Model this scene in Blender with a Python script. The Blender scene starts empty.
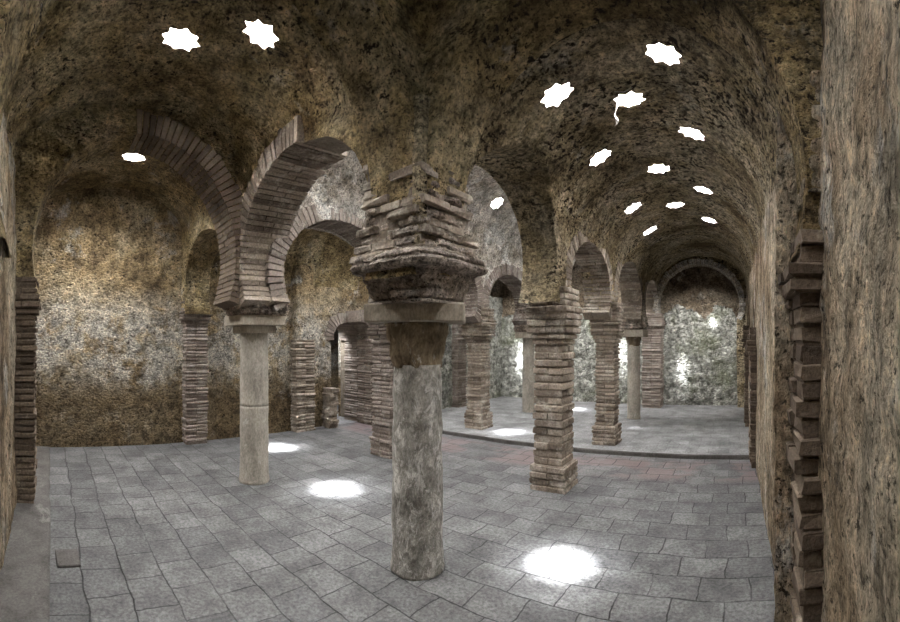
import bpy, bmesh, math, random
from mathutils import Vector, noise, kdtree
from mathutils.geometry import delaunay_2d_cdt
R = random.Random(11)
PI = math.pi
sc = bpy.context.scene
COL = sc.collection

# ------------------------------------------------------------------ materials
def nodes(name):
    m = bpy.data.materials.new(name); m.use_nodes = True
    nt = m.node_tree
    b = nt.nodes['Principled BSDF']
    return m, nt, b

def N(nt, typ, ins=None, **kw):
    n = nt.nodes.new(typ)
    for k, v in kw.items(): setattr(n, k, v)
    for k, v in (ins or {}).items():
        if isinstance(v, bpy.types.NodeSocket): nt.links.new(v, n.inputs[k])
        else: n.inputs[k].default_value = v
    return n

def ramp(nt, fac, stops, interp='LINEAR'):
    n = nt.nodes.new('ShaderNodeValToRGB'); n.color_ramp.interpolation = interp
    e = n.color_ramp.elements
    while len(e) < len(stops): e.new(0.5)
    for i, (p, c) in enumerate(stops):
        e[i].position = p
        e[i].color = (c[0], c[1], c[2], 1) if isinstance(c, tuple) else (c, c, c, 1)
    nt.links.new(fac, n.inputs[0]); return n

def mix(nt, fac, a, b, mode='MIX'):
    n = nt.nodes.new('ShaderNodeMix'); n.data_type = 'RGBA'; n.blend_type = mode
    for idx, v in ((0, fac), (6, a), (7, b)):
        if isinstance(v, bpy.types.NodeSocket): nt.links.new(v, n.inputs[idx])
        elif idx == 0: n.inputs[0].default_value = v
        else: n.inputs[idx].default_value = (*v, 1) if len(v) == 3 else v
    return n.outputs[2]

def coords(nt, scale=(1, 1, 1)):
    g = nt.nodes.new('ShaderNodeNewGeometry')
    mp = N(nt, 'ShaderNodeMapping', {'Vector': g.outputs['Position'], 'Scale': scale})
    return mp.outputs[0]

def noise_n(nt, vec, scale, detail=6, rough=.6, dist=0):
    return N(nt, 'ShaderNodeTexNoise', {'Vector': vec, 'Scale': scale, 'Detail': detail, 'Roughness': rough, 'Distortion': dist}).outputs[0]

def plaster(name, dark, mid, light, pale, pit=.46, pitscale=13, stretch=(1, 1, 1), bump=.6, pale_lo=.56, patch=1.3, pitcol=(.035, .026, .016), pw=.05, band=None):
    """old lime plaster over rubble: large worn patches, ochre and grey, with pits where the stones and bricks show through"""
    m, nt, b = nodes(name)
    v = coords(nt, stretch)
    big = noise_n(nt, v, patch, 7, .62, .4)
    c1 = ramp(nt, big, [(.36, dark), (.47, mid), (.6, light), (.78, mid)]).outputs[0]
    big2 = noise_n(nt, v, patch * 1.7, 9, .7, .2)
    pf = ramp(nt, big2, [(pale_lo, 0.0), (pale_lo + .09, .85)]).outputs[0]
    if band:   # limewash left on part of the wall's height
        zz = N(nt, 'ShaderNodeSeparateXYZ', {0: coords(nt)}).outputs[2]
        bz = ramp(nt, N(nt, 'ShaderNodeMath', {0: zz, 1: .25}, operation='MULTIPLY').outputs[0], [(band[0] / 4, 0.0), (band[1] / 4, 1.0), (band[2] / 4, 1.0), (band[3] / 4, 0.0)]).outputs[0]
        bn = ramp(nt, noise_n(nt, v, 2.6, 9, .72, .3), [(.41, 0.0), (.52, .85)]).outputs[0]
        pf = N(nt, 'ShaderNodeMath', {0: pf, 1: N(nt, 'ShaderNodeMath', {0: bz, 1: bn}, operation='MULTIPLY').outputs[0]}, operation='MAXIMUM').outputs[0]
        low = ramp(nt, N(nt, 'ShaderNodeMath', {0: zz, 1: N(nt, 'ShaderNodeMath', {0: big, 1: 1.6}, operation='MULTIPLY').outputs[0]}, operation='SUBTRACT').outputs[0], [(0, .75), (.35, 0.0)]).outputs[0]
        c1 = mix(nt, low, c1, dark)
        inv = N(nt, 'ShaderNodeMath', {0: 1.0, 1: low}, operation='SUBTRACT').outputs[0]
        pf = N(nt, 'ShaderNodeMath', {0: pf, 1: inv}, operation='MULTIPLY').outputs[0]
    c2 = mix(nt, pf, c1, pale)
    fine = noise_n(nt, v, 32, 5, .7)
    ff = ramp(nt, fine, [(.37, .38), (.6, 1.4)]).outputs[0]
    c3 = mix(nt, .8, c2, ff, 'MULTIPLY')
    vz = N(nt, 'ShaderNodeMapping', {'Vector': v, 'Scale': (1, 1, 1.7)}).outputs[0]
    pits = noise_n(nt, vz, pitscale, 8, .68, .25)
    pm = ramp(nt, pits, [(pit - pw, 1.0), (pit, 0.0)]).outputs[0]
    zone = ramp(nt, noise_n(nt, v, 2.3, 3, .5), [(.36, .3), (.55, 1.0)]).outputs[0]
    pmz = N(nt, 'ShaderNodeMath', {0: pm, 1: zone}, operation='MULTIPLY').outputs[0]
    midn = noise_n(nt, v, 6.5, 9, .75, .15)
    c3 = mix(nt, .9, c3, ramp(nt, midn, [(.37, .36), (.5, 1.0), (.62, 1.5)]).outputs[0], 'MULTIPLY')
    spk = noise_n(nt, vz, pitscale * 2.7, 6, .7, .1)
    c3 = mix(nt, ramp(nt, spk, [(.385, .9), (.445, 0.0)]).outputs[0], c3, pitcol)
    c4 = mix(nt, pmz, c3, pitcol)
    nt.links.new(c4, b.inputs['Base Color'])
    b.inputs['Roughness'].default_value = .93
    b.inputs['Specular IOR Level'].default_value = .15
    h1 = N(nt, 'ShaderNodeMath', {0: pits, 1: 1.6}, operation='MULTIPLY').outputs[0]
    h = N(nt, 'ShaderNodeMath', {0: h1, 1: fine}, operation='ADD').outputs[0]
    h = N(nt, 'ShaderNodeMath', {0: h, 1: midn}, operation='ADD').outputs[0]
    bp = N(nt, 'ShaderNodeBump', {'Height': h, 'Strength': min(1, bump * 1.2), 'Distance': .1})
    nt.links.new(bp.outputs[0], b.inputs['Normal'])
    return m

def brickm(name, lo, hi, pale, bump=.5, pale_at=.6):
    """fired bricks with a tone of their own each (attribute), lime stains and chips"""
    m, nt, b = nodes(name)
    at = N(nt, 'ShaderNodeAttribute'); at.attribute_name = 'tone'
    v = coords(nt)
    base = ramp(nt, at.outputs['Fac'], [(0, lo), (1, hi)]).outputs[0]
    n1 = noise_n(nt, v, 5, 8, .7, .3)
    pf = ramp(nt, n1, [(pale_at - .1, 0.0), (pale_at + .06, .75)]).outputs[0]
    c = mix(nt, pf, base, pale)
    n2 = noise_n(nt, v, 45, 5, .7)
    c = mix(nt, .8, c, ramp(nt, n2, [(.34, .45), (.6, 1.15)]).outputs[0], 'MULTIPLY')
    nt.links.new(c, b.inputs['Base Color'])
    b.inputs['Roughness'].default_value = .92
    b.inputs['Specular IOR Level'].default_value = .15
    bp = N(nt, 'ShaderNodeBump', {'Height': n2, 'Strength': bump, 'Distance': .02})
    nt.links.new(bp.outputs[0], b.inputs['Normal'])
    return m

def rubble(name, dark, mid, light, moss, scale=8.5):
    """rubble stone wall: irregular stones set in mortar, with moss"""
    m, nt, b = nodes(name)
    v = coords(nt)
    vd = N(nt, 'ShaderNodeMapping', {'Vector': v, 'Scale': (1, 1, 1.5)}).outputs[0]
    w = N(nt, 'ShaderNodeTexNoise', {'Vector': vd, 'Scale': 5.0, 'Detail': 4})
    vv = N(nt, 'ShaderNodeVectorMath', {0: w.outputs['Color'], 1: (.34, .34, .34)}, operation='MULTIPLY').outputs[0]
    vv = N(nt, 'ShaderNodeVectorMath', {0: vv, 1: vd}, operation='ADD').outputs[0]
    vo = N(nt, 'ShaderNodeTexVoronoi', {'Vector': vv, 'Scale': scale}, feature='DISTANCE_TO_EDGE').outputs['Distance']
    vc = N(nt, 'ShaderNodeTexVoronoi', {'Vector': vv, 'Scale': scale}).outputs['Color']
    sep = N(nt, 'ShaderNodeSeparateColor', {0: vc}).outputs[0]
    stone = ramp(nt, sep, [(0, mid), (.5, light), (1, mid)]).outputs[0]
    n1 = noise_n(nt, v, 9, 8, .72)
    stone = mix(nt, .85, stone, ramp(nt, n1, [(.38, .2), (.6, 1.3)]).outputs[0], 'MULTIPLY')
    j = ramp(nt, vo, [(.0, .85), (.05, 0.0)]).outputs[0]
    c = mix(nt, j, stone, dark)
    mz = ramp(nt, noise_n(nt, v, 1.1, 6, .6), [(.52, 0.0), (.64, .5)]).outputs[0]
    c = mix(nt, mz, c, moss)
    nt.links.new(c, b.inputs['Base Color'])
    b.inputs['Roughness'].default_value = .93
    b.inputs['Specular IOR Level'].default_value = .15
    hh = ramp(nt, vo, [(0, 0.0), (.16, 1.0)]).outputs[0]
    h = N(nt, 'ShaderNodeMath', {0: hh, 1: n1}, operation='ADD').outputs[0]
    bp = N(nt, 'ShaderNodeBump', {'Height': h, 'Strength': .9, 'Distance': .05})
    nt.links.new(bp.outputs[0], b.inputs['Normal'])
    return m

def flags(name, bw, rh, cols, mortar, red=0.0, off=.5, msz=.007, rough=.62):
    """stone floor slabs in running bond, worn and stained"""
    m, nt, b = nodes(name)
    v = coords(nt)
    w = N(nt, 'ShaderNodeTexNoise', {'Vector': v, 'Scale': 2.6, 'Detail': 4})
    vv = N(nt, 'ShaderNodeVectorMath', {0: w.outputs['Color'], 1: (.08, .08, 0)}, operation='MULTIPLY').outputs[0]
    w2 = N(nt, 'ShaderNodeTexNoise', {'Vector': v, 'Scale': 14, 'Detail': 3})
    vv2 = N(nt, 'ShaderNodeVectorMath', {0: w2.outputs['Color'], 1: (.012, .012, 0)}, operation='MULTIPLY').outputs[0]
    vv = N(nt, 'ShaderNodeVectorMath', {0: vv, 1: v}, operation='ADD').outputs[0]
    vv = N(nt, 'ShaderNodeVectorMath', {0: vv, 1: vv2}, operation='ADD').outputs[0]
    br = N(nt, 'ShaderNodeTexBrick', {'Vector': vv, 'Scale': 1.0, 'Mortar Size': msz, 'Mortar Smooth': .6, 'Bias': 0.0,
                                      'Brick Width': bw, 'Row Height': rh, 'Color1': (*cols[0], 1), 'Color2': (*cols[1], 1), 'Mortar': (*mortar, 1)})
    br.offset = off
    # joints fade out where the slabs are worn together
    n0 = noise_n(nt, v, 1.6, 5, .6)
    n1 = noise_n(nt, v, 3.0, 9, .7)
    n2 = noise_n(nt, v, 40, 6, .7)
    keep = ramp(nt, n0, [(.36, .35), (.5, 1.0)]).outputs[0]
    f = N(nt, 'ShaderNodeMath', {0: br.outputs['Fac'], 1: keep}, operation='MULTIPLY').outputs[0]
    slab = N(nt, 'ShaderNodeTexBrick', {'Vector': vv, 'Scale': 1.0, 'Mortar Size': 0.0, 'Bias': 0.0,
                                        'Brick Width': bw, 'Row Height': rh, 'Color1': (*cols[0], 1), 'Color2': (*cols[1], 1), 'Mortar': (*cols[0], 1)})
    slab.offset = off
    c = mix(nt, f, slab.outputs['Color'], mortar)
    c = mix(nt, .85, c, ramp(nt, n1, [(.36, .5), (.62, 1.42)]).outputs[0], 'MULTIPLY')
    c = mix(nt, .85, c, ramp(nt, n2, [(.36, .4), (.62, 1.35)]).outputs[0], 'MULTIPLY')
    if red:
        sp = N(nt, 'ShaderNodeSeparateXYZ', {0: v})
        wy = ramp(nt, N(nt, 'ShaderNodeMath', {0: sp.outputs[1], 1: .1}, operation='MULTIPLY').outputs[0], [(.485, 0.0), (.5, 1.0), (.56, 1.0), (.575, 0.0)]).outputs[0]
        rz = ramp(nt, n0, [(.44, 0.0), (.52, red)]).outputs[0]
        rf = N(nt, 'ShaderNodeMath', {0: wy, 1: rz}, operation='MULTIPLY').outputs[0]
        c = mix(nt, rf, c, mix(nt, f, (.17, .115, .112), mortar))
    nt.links.new(c, b.inputs['Base Color'])
    b.inputs['Roughness'].default_value = rough
    b.inputs['Specular IOR Level'].default_value = .35
    inv = N(nt, 'ShaderNodeMath', {0: 1.0, 1: f}, operation='SUBTRACT').outputs[0]
    h = N(nt, 'ShaderNodeMath', {0: inv, 1: N(nt, 'ShaderNodeMath', {0: n1, 1: .8}, operation='MULTIPLY').outputs[0]}, operation='ADD').outputs[0]
    h = N(nt, 'ShaderNodeMath', {0: h, 1: N(nt, 'ShaderNodeMath', {0: n2, 1: .35}, operation='MULTIPLY').outputs[0]}, operation='ADD').outputs[0]
    bp = N(nt, 'ShaderNodeBump', {'Height': h, 'Strength': .55, 'Distance': .02})
    nt.links.new(bp.outputs[0], b.inputs['Normal'])
    return m

def stone(name, a, bcol, spot, spot_at=.58, bump=.5, scale=6, stretch=(1, 1, .5)):
    m, nt, b = nodes(name)
    v = coords(nt, stretch)
    n1 = noise_n(nt, v, scale, 9, .72, .3)
    c = ramp(nt, n1, [(.35, a), (.6, bcol)]).outputs[0]
    n3 = noise_n(nt, v, scale * .6, 8, .75, .6)
    c = mix(nt, ramp(nt, n3, [(spot_at, 0.0), (spot_at + .05, .8)]).outputs[0], c, spot)
    n2 = noise_n(nt, v, 60, 4, .7)
    c = mix(nt, .7, c, ramp(nt, n2, [(.34, .55), (.62, 1.15)]).outputs[0], 'MULTIPLY')
    nt.links.new(c, b.inputs['Base Color'])
    b.inputs['Roughness'].default_value = .8
    b.inputs['Specular IOR Level'].default_value = .25
    h = N(nt, 'ShaderNodeMath', {0: n3, 1: n2}, operation='ADD').outputs[0]
    bp = N(nt, 'ShaderNodeBump', {'Height': h, 'Strength': bump, 'Distance': .02})
    nt.links.new(bp.outputs[0], b.inputs['Normal'])
    return m

OCH = dict(dark=(.19, .135, .065), mid=(.42, .315, .16), light=(.60, .495, .31), pale=(.58, .52, .42))
M = {}
M['vault'] = plaster('vault_plaster', **OCH, pit=.455, pitscale=19, pale_lo=.6, bump=.9)
M['vaultR'] = plaster('nave_vault_plaster', (.19, .14, .075), (.42, .335, .20), (.60, .51, .36), (.56, .51, .42), pit=.485, pitscale=19, pale_lo=.6, bump=.9)
M['wallR'] = plaster('streaked_wall_plaster', (.20, .145, .09), (.44, .335, .225), (.60, .51, .38), (.70, .67, .61), pit=.41, pitscale=12, stretch=(1, 1, .5), pale_lo=.55, bump=1.0)
M['wallW'] = plaster('ochre_wall_plaster', (.16, .115, .065), (.40, .295, .165), (.55, .45, .30), (.72, .68, .61), pit=.43, pitscale=14, pale_lo=.57, patch=1.1, bump=.9, band=(.7, 1.0, 1.8, 2.4))
M['court'] = plaster('grey_lime_plaster', (.34, .29, .23), (.50, .45, .39), (.64, .60, .54), (.74, .72, .68), pit=.41, pitscale=15, pale_lo=.5)
M['rubble'] = rubble('rubble_stone', (.07, .065, .05), (.36, .36, .32), (.58, .58, .53), (.17, .19, .10))
M['brick'] = brickm('worn_brick', (.14, .112, .088), (.38, .32, .26), (.56, .51, .44))
M['brickG'] = brickm('grey_brick', (.15, .12, .10), (.32, .27, .235), (.42, .39, .35))
M['brickD'] = brickm('dark_arch_brick', (.085, .064, .048), (.20, .155, .115), (.34, .29, .23), pale_at=.66)
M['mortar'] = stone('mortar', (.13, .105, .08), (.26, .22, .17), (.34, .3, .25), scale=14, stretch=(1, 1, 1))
M['corbel'] = plaster('eroded_corbel', (.20, .16, .13), (.36, .30, .255), (.48, .42, .365), (.62, .58, .53), pit=.38, pitscale=14, pale_lo=.6, patch=2.5)
M['shaft'] = stone('weathered_marble', (.20, .185, .16), (.50, .475, .43), (.78, .76, .72), spot_at=.53, scale=19, bump=.9, stretch=(1, 1, .6))
M['shaftB'] = stone('smooth_marble', (.27, .245, .21), (.46, .42, .36), (.6, .57, .52), spot_at=.6, bump=.45)
M['capital'] = stone('worn_capital_stone', (.08, .055, .03), (.34, .27, .18), (.62, .59, .53), scale=9, spot_at=.55, bump=.9)
M['abacus'] = stone('abacus_limestone', (.27, .23, .18), (.44, .39, .32), (.5, .47, .4), scale=5, spot_at=.64, bump=.3)
M['floor'] = flags('floor_slabs', .33, .27, ((.080, .080, .081), (.127, .126, .125)), (.025, .024, .024), red=.55, msz=.007)
M['floorB'] = flags('rear_floor_slabs', .3, .24, ((.18, .18, .182), (.24, .24, .242)), (.09, .087, .085), msz=.004)
M['kerb'] = stone('dark_kerb_stone', (.07, .065, .06), (.13, .122, .115), (.2, .19, .18), scale=4, stretch=(1, 1, 1))
M['tymp'] = plaster('end_wall_plaster', (.12, .09, .06), (.27, .21, .15), (.40, .34, .26), (.46, .42, .36), pit=.43, pitscale=14, bump=.8)
M['reveal'] = stone('white_skylight_reveal', (.72, .68, .66), (.86, .84, .83), (.9, .9, .9), scale=4, bump=.15)

# ------------------------------------------------------------------ helpers
def nz(p, f, o=3):
    return noise.fractal(Vector((p[0] * f + 7.3, p[1] * f - 3.1, p[2] * f + 1.7)), 1.0, 2.0, o)
def disp(p, low=.028, high=.012):
    """unevenness of the masonry, the same for every mesh that passes through the point"""
    x, y, z = p
    if z <= .001: return Vector((x, y, -.12))
    v = noise.noise_vector(Vector((x * .9, y * .9, z * .9))) * low
    if high:
        v = v + noise.noise_vector(Vector((x * 5.5, y * 5.5, z * 5.5))) * high
        v = v + noise.noise_vector(Vector((x * 13, y * 13, z * 13))) * (high * .5)
    return Vector((x + v.x, y + v.y, z + v.z))

def mesh_obj(name, verts, faces, mat, parent=None, smooth=False, tones=None, mats=None, fmat=None):
    me = bpy.data.meshes.new(name)
    me.from_pydata([tuple(v) for v in verts], [], faces)
    if mats:
        for mm in mats: me.materials.append(mm)
        for p, i in zip(me.polygons, fmat): p.material_index = i
    else: me.materials.append(mat)
    if smooth: me.polygons.foreach_set('use_smooth', [True] * len(me.polygons))
    if tones:
        a = me.attributes.new('tone', 'FLOAT', 'FACE')
        a.data.foreach_set('value', tones)
    me.update()
    o = bpy.data.objects.new(name, me); COL.objects.link(o)
    if parent: o.parent = parent; o.matrix_parent_inverse = parent.matrix_world.inverted()
    return o

def struct(o): o['kind'] = 'structure'; return o
def tag(o, label, cat, group=None):
    o['label'] = label; o['category'] = cat
    if group: o['group'] = group
    return o
def root(name, loc, label, cat, group=None):
    o = bpy.data.objects.new(name, None); COL.objects.link(o); o.location = loc
    o.empty_display_size = .2
    bpy.context.view_layer.update()
    return tag(o, label, cat, group)

class Box:
    """collects hexahedra: the bricks of one stack"""
    def __init__(s): s.v = []; s.f = []; s.t = []
    def hexa(s, pts, tone):
        n = len(s.v); s.v += pts
        for q in ((0, 3, 2, 1), (4, 5, 6, 7), (0, 1, 5, 4), (1, 2, 6, 5), (2, 3, 7, 6), (3, 0, 4, 7)):
            s.f.append(tuple(n + i for i in q)); s.t.append(tone)
    def brick(s, x0, x1, y0, y1, z0, z1, tone=None, j=.004, ch=.008):
        """a worn brick: a box with drawn-in, uneven upper and lower edges"""
        if tone is None: tone = R.random()
        def jj(): return R.uniform(-j, j)
        n = len(s.v)
        zs = (z0, z0 + ch, z1 - ch, z1)
        for k, z in enumerate(zs):
            i = ch if k in (0, 3) else 0
            for (x, y) in ((x0 + i, y0 + i), (x1 - i, y0 + i), (x1 - i, y1 - i), (x0 + i, y1 - i)):
                s.v.append(Vector((x + jj(), y + jj(), z + jj() * .6)))
        s.f.append((n, n + 3, n + 2, n + 1)); s.f.append((n + 12, n + 13, n + 14, n + 15)); s.t += [tone, tone]
        for k in range(3):
            for a in range(4):
                b = (a + 1) % 4
                s.f.append((n + 4 * k + a, n + 4 * k + b, n + 4 * k + 4 + b, n + 4 * k + 4 + a)); s.t.append(tone)

def brick_stack(cx, cy, segs, course=.07, joint=.011, rough=.008, blen=.24, seed=1, box=None, skip=0.0):
    """courses of bricks round a mortar core; segs = [(z0,z1,hx,hy)] half sizes"""
    rr = random.Random(seed)
    B = box or Box()
    k = 0
    for (z0, z1, hx, hy) in segs:
        n = max(1, round((z1 - z0) / course)); h = (z1 - z0) / n
        B.brick(cx - hx + .016, cx + hx - .016, cy - hy + .016, cy + hy - .016, z0, z1, .45, 0, .001)
        for i in range(n):
            za = z0 + i * h + joint / 2; zb = z0 + (i + 1) * h - joint / 2
            ex, ey = rr.uniform(-rough, rough), rr.uniform(-rough, rough)
            k += 1
            # alternate the bond
            along_x = (k % 2 == 0)
            L, W = (hx, hy) if along_x else (hy, hx)
            m = max(1, round(2 * L / blen)); sh = rr.uniform(-.02, .02)
            for row in (-1, 1):
                for q in range(m):
                    if rr.random() < skip: continue
                    a0 = -L + 2 * L * q / m + (.005 if q else 0) + (sh if q else 0)
                    a1 = -L + 2 * L * (q + 1) / m - (.005 if q < m - 1 else 0) + (sh if q < m - 1 else 0)
                    w0, w1 = ((-W, -.006) if row < 0 else (.006, W))
                    d = rr.uniform(-rough, rough)
                    if row < 0: w0 += d
                    else: w1 += d
                    if q == 0: a0 += rr.uniform(-rough, rough)
                    if q == m - 1: a1 += rr.uniform(-rough, rough)
                    t = rr.random()
                    dz = rr.uniform(-.003, .003)
                    if along_x: B.brick(cx + a0 + ex, cx + a1 + ex, cy + w0 + ey, cy + w1 + ey, za + dz, zb + dz, t, rough * .5)
                    else: B.brick(cx + w0 + ex, cx + w1 + ex, cy + a0 + ey, cy + a1 + ey, za + dz, zb + dz, t, rough * .5)
    return B

def lathe(cx, cy, prof, seg=40, amp=.004, freq=9, seed=0, sq=None):
    """turned shaft with worn, uneven surface; sq(z) -> 0 round .. 1 square"""
    V = []; F = []
    for (z, r) in prof:
        for k in range(seg):
            a = 2 * PI * k / seg
            c, s_ = math.cos(a), math.sin(a)
            q = sq(z) if sq else 0
            rr = r * ((1 - q) + q / max(abs(c), abs(s_)) * .98)
            p = Vector((cx + rr * c, cy + rr * s_, z))
            d = noise.fractal(Vector((p.x * freq + seed, p.y * freq, p.z * freq * .8)), 1, 2, 4) * amp
            V.append(Vector((cx + (rr + d) * c, cy + (rr + d) * s_, z)))
    n = len(prof)
    for i in range(n - 1):
        for k in range(seg):
            b = (k + 1) % seg
            F.append((i * seg + k, i * seg + b, (i + 1) * seg + b, (i + 1) * seg + k))
    F.append(tuple(range(seg - 1, -1, -1))); F.append(tuple((n - 1) * seg + k for k in range(seg)))
    return V, F

def fineprof(pts, step):
    out = []
    for (z0, r0), (z1, r1) in zip(pts, pts[1:]):
        n = max(1, int(math.hypot(z1 - z0, r1 - r0) / step))
        for i in range(n):
            t = i / n; out.append((z0 + (z1 - z0) * t, r0 + (r1 - r0) * t))
    out.append(pts[-1]); return out

def corbel(cx, cy, prof, course=.06, groove=.014, amp=.02, seed=0, rot=0, per=14, asp=(1, 1)):
    """eroded square masonry corbel: rounded courses of brick with washed out joints"""
    prof = fineprof(prof, .012)
    V = []; F = []
    for (z, h) in prof:
        ph = (z / course) % 1.0
        g = groove * (1 - min(1, min(ph, 1 - ph) * 5))
        for side in range(4):
            for k in range(per):
                t = -1 + 2 * k / per
                x, y = ((t, -1), (1, t), (-t, 1), (-1, -t))[side]
                hh = h - g
                # round the corners a little
                rc = 1 - .10 * (abs(t) ** 6)
                p = Vector((x * hh * rc * asp[0], y * hh * rc * asp[1], z))
                n1 = noise.fractal(Vector((p.x * 7 + seed, p.y * 7, p.z * 5)), 1, 2, 4)
                n2 = noise.noise(Vector((p.x * 24 + seed, p.y * 24, p.z * 30)))
                # courses broken off at odd places
                n3 = noise.cell(Vector((p.x * 6 + seed, p.y * 6, math.floor(z / course) * 1.7)))
                d = 1 + (n1 * amp + n2 * amp * .3 + (n3 - .5) * amp * .6) / max(h, .1)
                V.append(Vector((cx + p.x * d, cy + p.y * d, z)))
    m = per * 4; n = len(prof)
    for i in range(n - 1):
        for k in range(m):
            b = (k + 1) % m
            F.append((i * m + k, i * m + b, (i + 1) * m + b, (i + 1) * m + k))
    F.append(tuple(range(m - 1, -1, -1))); F.append(tuple((n - 1) * m + k for k in range(m)))
    return V, F

def slab(cx, cy, hx, hy, z0, z1, rot=0, bev=.008, amp=.004, flare=0):
    """dressed stone slab with worn arrises"""
    prof = [(z0, -bev), (z0 + bev, 0), ((z0 + z1) / 2, flare), (z1 - bev, flare * 2), (z1, flare * 2 - bev)]
    V = []; F = []; per = 8; c, s_ = math.cos(rot), math.sin(rot)
    for (z, e) in prof:
        for side in range(4):
            for k in range(per):
                t = -1 + 2 * k / per
                x, y = ((t, -1), (1, t), (-t, 1), (-1, -t))[side]
                rc = 1 - .03 * abs(t) ** 10
                px, py = x * (hx + e) * rc, y * (hy + e) * rc
                d = noise.noise(Vector((px * 9 + cx, py * 9 + cy, z * 12))) * amp
                px *= 1 + d / hx; py *= 1 + d / hy
                V.append(Vector((cx + px * c - py * s_, cy + px * s_ + py * c, z)))
    m = per * 4
    for i in range(len(prof) - 1):
        for k in range(m):
            b = (k + 1) % m
            F.append((i * m + k, i * m + b, (i + 1) * m + b, (i + 1) * m + k))
    F.append(tuple(range(m - 1, -1, -1))); F.append(tuple((len(prof) - 1) * m + k for k in range(m)))
    return V, F

# ------------------------------------------------------------------ sheets: walls and vaults with openings
def inpoly(p, poly):
    x, y = p; c = False; j = len(poly) - 1
    for i in range(len(poly)):
        xi, yi = poly[i]; xj, yj = poly[j]
        if (yi > y) != (yj > y) and x < (xj - xi) * (y - yi) / (yj - yi) + xi: c = not c
        j = i
    return c

def sheet(t0, t1, s0, s1, holes, ds, extra=()):
    """triangulated rectangle in (t,s) with polygon holes -> verts2d, tris"""
    nt_ = max(2, round((t1 - t0) / ds)); ns = max(2, round((s1 - s0) / ds))
    hp = [p for h in holes for p in h]
    kd = kdtree.KDTree(max(1, len(hp)))
    for i, p in enumerate(hp): kd.insert((p[0], p[1], 0), i)
    kd.balance()
    pts = []; edges = []
    ring = []
    for i in range(nt_): ring.append((t0 + (t1 - t0) * i / nt_, s0))
    for i in range(ns): ring.append((t1, s0 + (s1 - s0) * i / ns))
    for i in range(nt_): ring.append((t1 - (t1 - t0) * i / nt_, s1))
    for i in range(ns): ring.append((t0, s1 - (s1 - s0) * i / ns))
    pts += ring; edges += [(i, (i + 1) % len(ring)) for i in range(len(ring))]
    for i in range(1, nt_):
        for j in range(1, ns):
            p = (t0 + (t1 - t0) * i / nt_, s0 + (s1 - s0) * j / ns)
            if hp:
                co, _, d = kd.find((p[0], p[1], 0))
                if d < ds * .45: continue
            pts.append(p)
    for h in holes:
        b = len(pts); pts += h
        edges += [(b + i, b + (i + 1) % len(h)) for i in range(len(h))]
    r = delaunay_2d_cdt([Vector(p) for p in pts], edges, [], 0, 1e-5)
    vs, fs = r[0], r[2]
    out = []
    boxes = [(min(p[0] for p in h), max(p[0] for p in h), min(p[1] for p in h), max(p[1] for p in h), h) for h in holes]
    for f in fs:
        cx = sum(vs[i].x for i in f) / len(f); cy = sum(vs[i].y for i in f) / len(f)
        if not (t0 < cx < t1 and s0 < cy < s1): continue
        if any(a <= cx <= b and c <= cy <= d and inpoly((cx, cy), h) for a, b, c, d, h in boxes): continue
        out.append(tuple(f))
    return [(v.x, v.y) for v in vs], out

def build(name, v2, tris, fn, mat, low=.028, high=.012, sel=None, kind=True):
    if sel: tris = [t for t in tris if sel(*(sum(v2[i][k] for i in t) / 3 for k in (0, 1)))]
    used = sorted({i for t in tris for i in t}); mp = {i: k for k, i in enumerate(used)}
    V = [disp(fn(*v2[i]), low, high) for i in used]
    o = mesh_obj(name, V, [tuple(mp[i] for i in t) for t in tris], mat, smooth=True)
    if kind: struct(o)
    return o

class Arch:
    """opening: half ellipse (a,b) about (c,zc) carried down below its centre (horseshoe) to z = zs, then straight to zb"""
    def __init__(s, c, a, zc, b, zs, zb=None, n=44): s.c, s.a, s.zc, s.b, s.zs, s.n = c, a, zc, b, zs, n; s.zb = zs if zb is None else zb
    def pts(s, off=0.0, n=None):
        n = n or s.n; a, b = s.a + off, s.b + off
        th0 = -math.asin(min(.95, (s.zc - s.zs) / b))
        L = []
        for i in range(n + 1):
            th = th0 + (PI - 2 * th0) * i / n
            L.append((s.c - a * math.cos(th), s.zc + b * math.sin(th)))
        return L
    def poly(s):
        P = s.pts()
        if s.zb < s.zs - .02:
            k = max(1, round((s.zs - s.zb) / .06))
            l = [(P[0][0], s.zb + (s.zs - s.zb) * i / k) for i in range(k)]
            r = [(P[-1][0], s.zs - (s.zs - s.zb) * (i + 1) / k) for i in range(k)]
            P = l + P + r
        return P
    def hole(s, drop=.05):
        P = s.poly()
        return [(P[0][0], P[0][1] - drop)] + P + [(P[-1][0], P[-1][1] - drop)]

def soffit(name, arch, fA, fB, mat, nseg=7, low=.028, high=.012):
    """underside of an arch between the wall faces given by fA(t,z), fB(t,z)"""
    P = arch.poly(); V = []; F = []
    for (t, z) in P:
        A = Vector(fA(t, z)); Bv = Vector(fB(t, z))
        for k in range(nseg + 1): V.append(disp(A.lerp(Bv, k / nseg), low, high))
    m = nseg + 1
    for i in range(len(P) - 1):
        for k in range(nseg): F.append((i * m + k, i * m + k + 1, (i + 1) * m + k + 1, (i + 1) * m + k))
    return struct(mesh_obj(name, V, F, mat, smooth=True))

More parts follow.
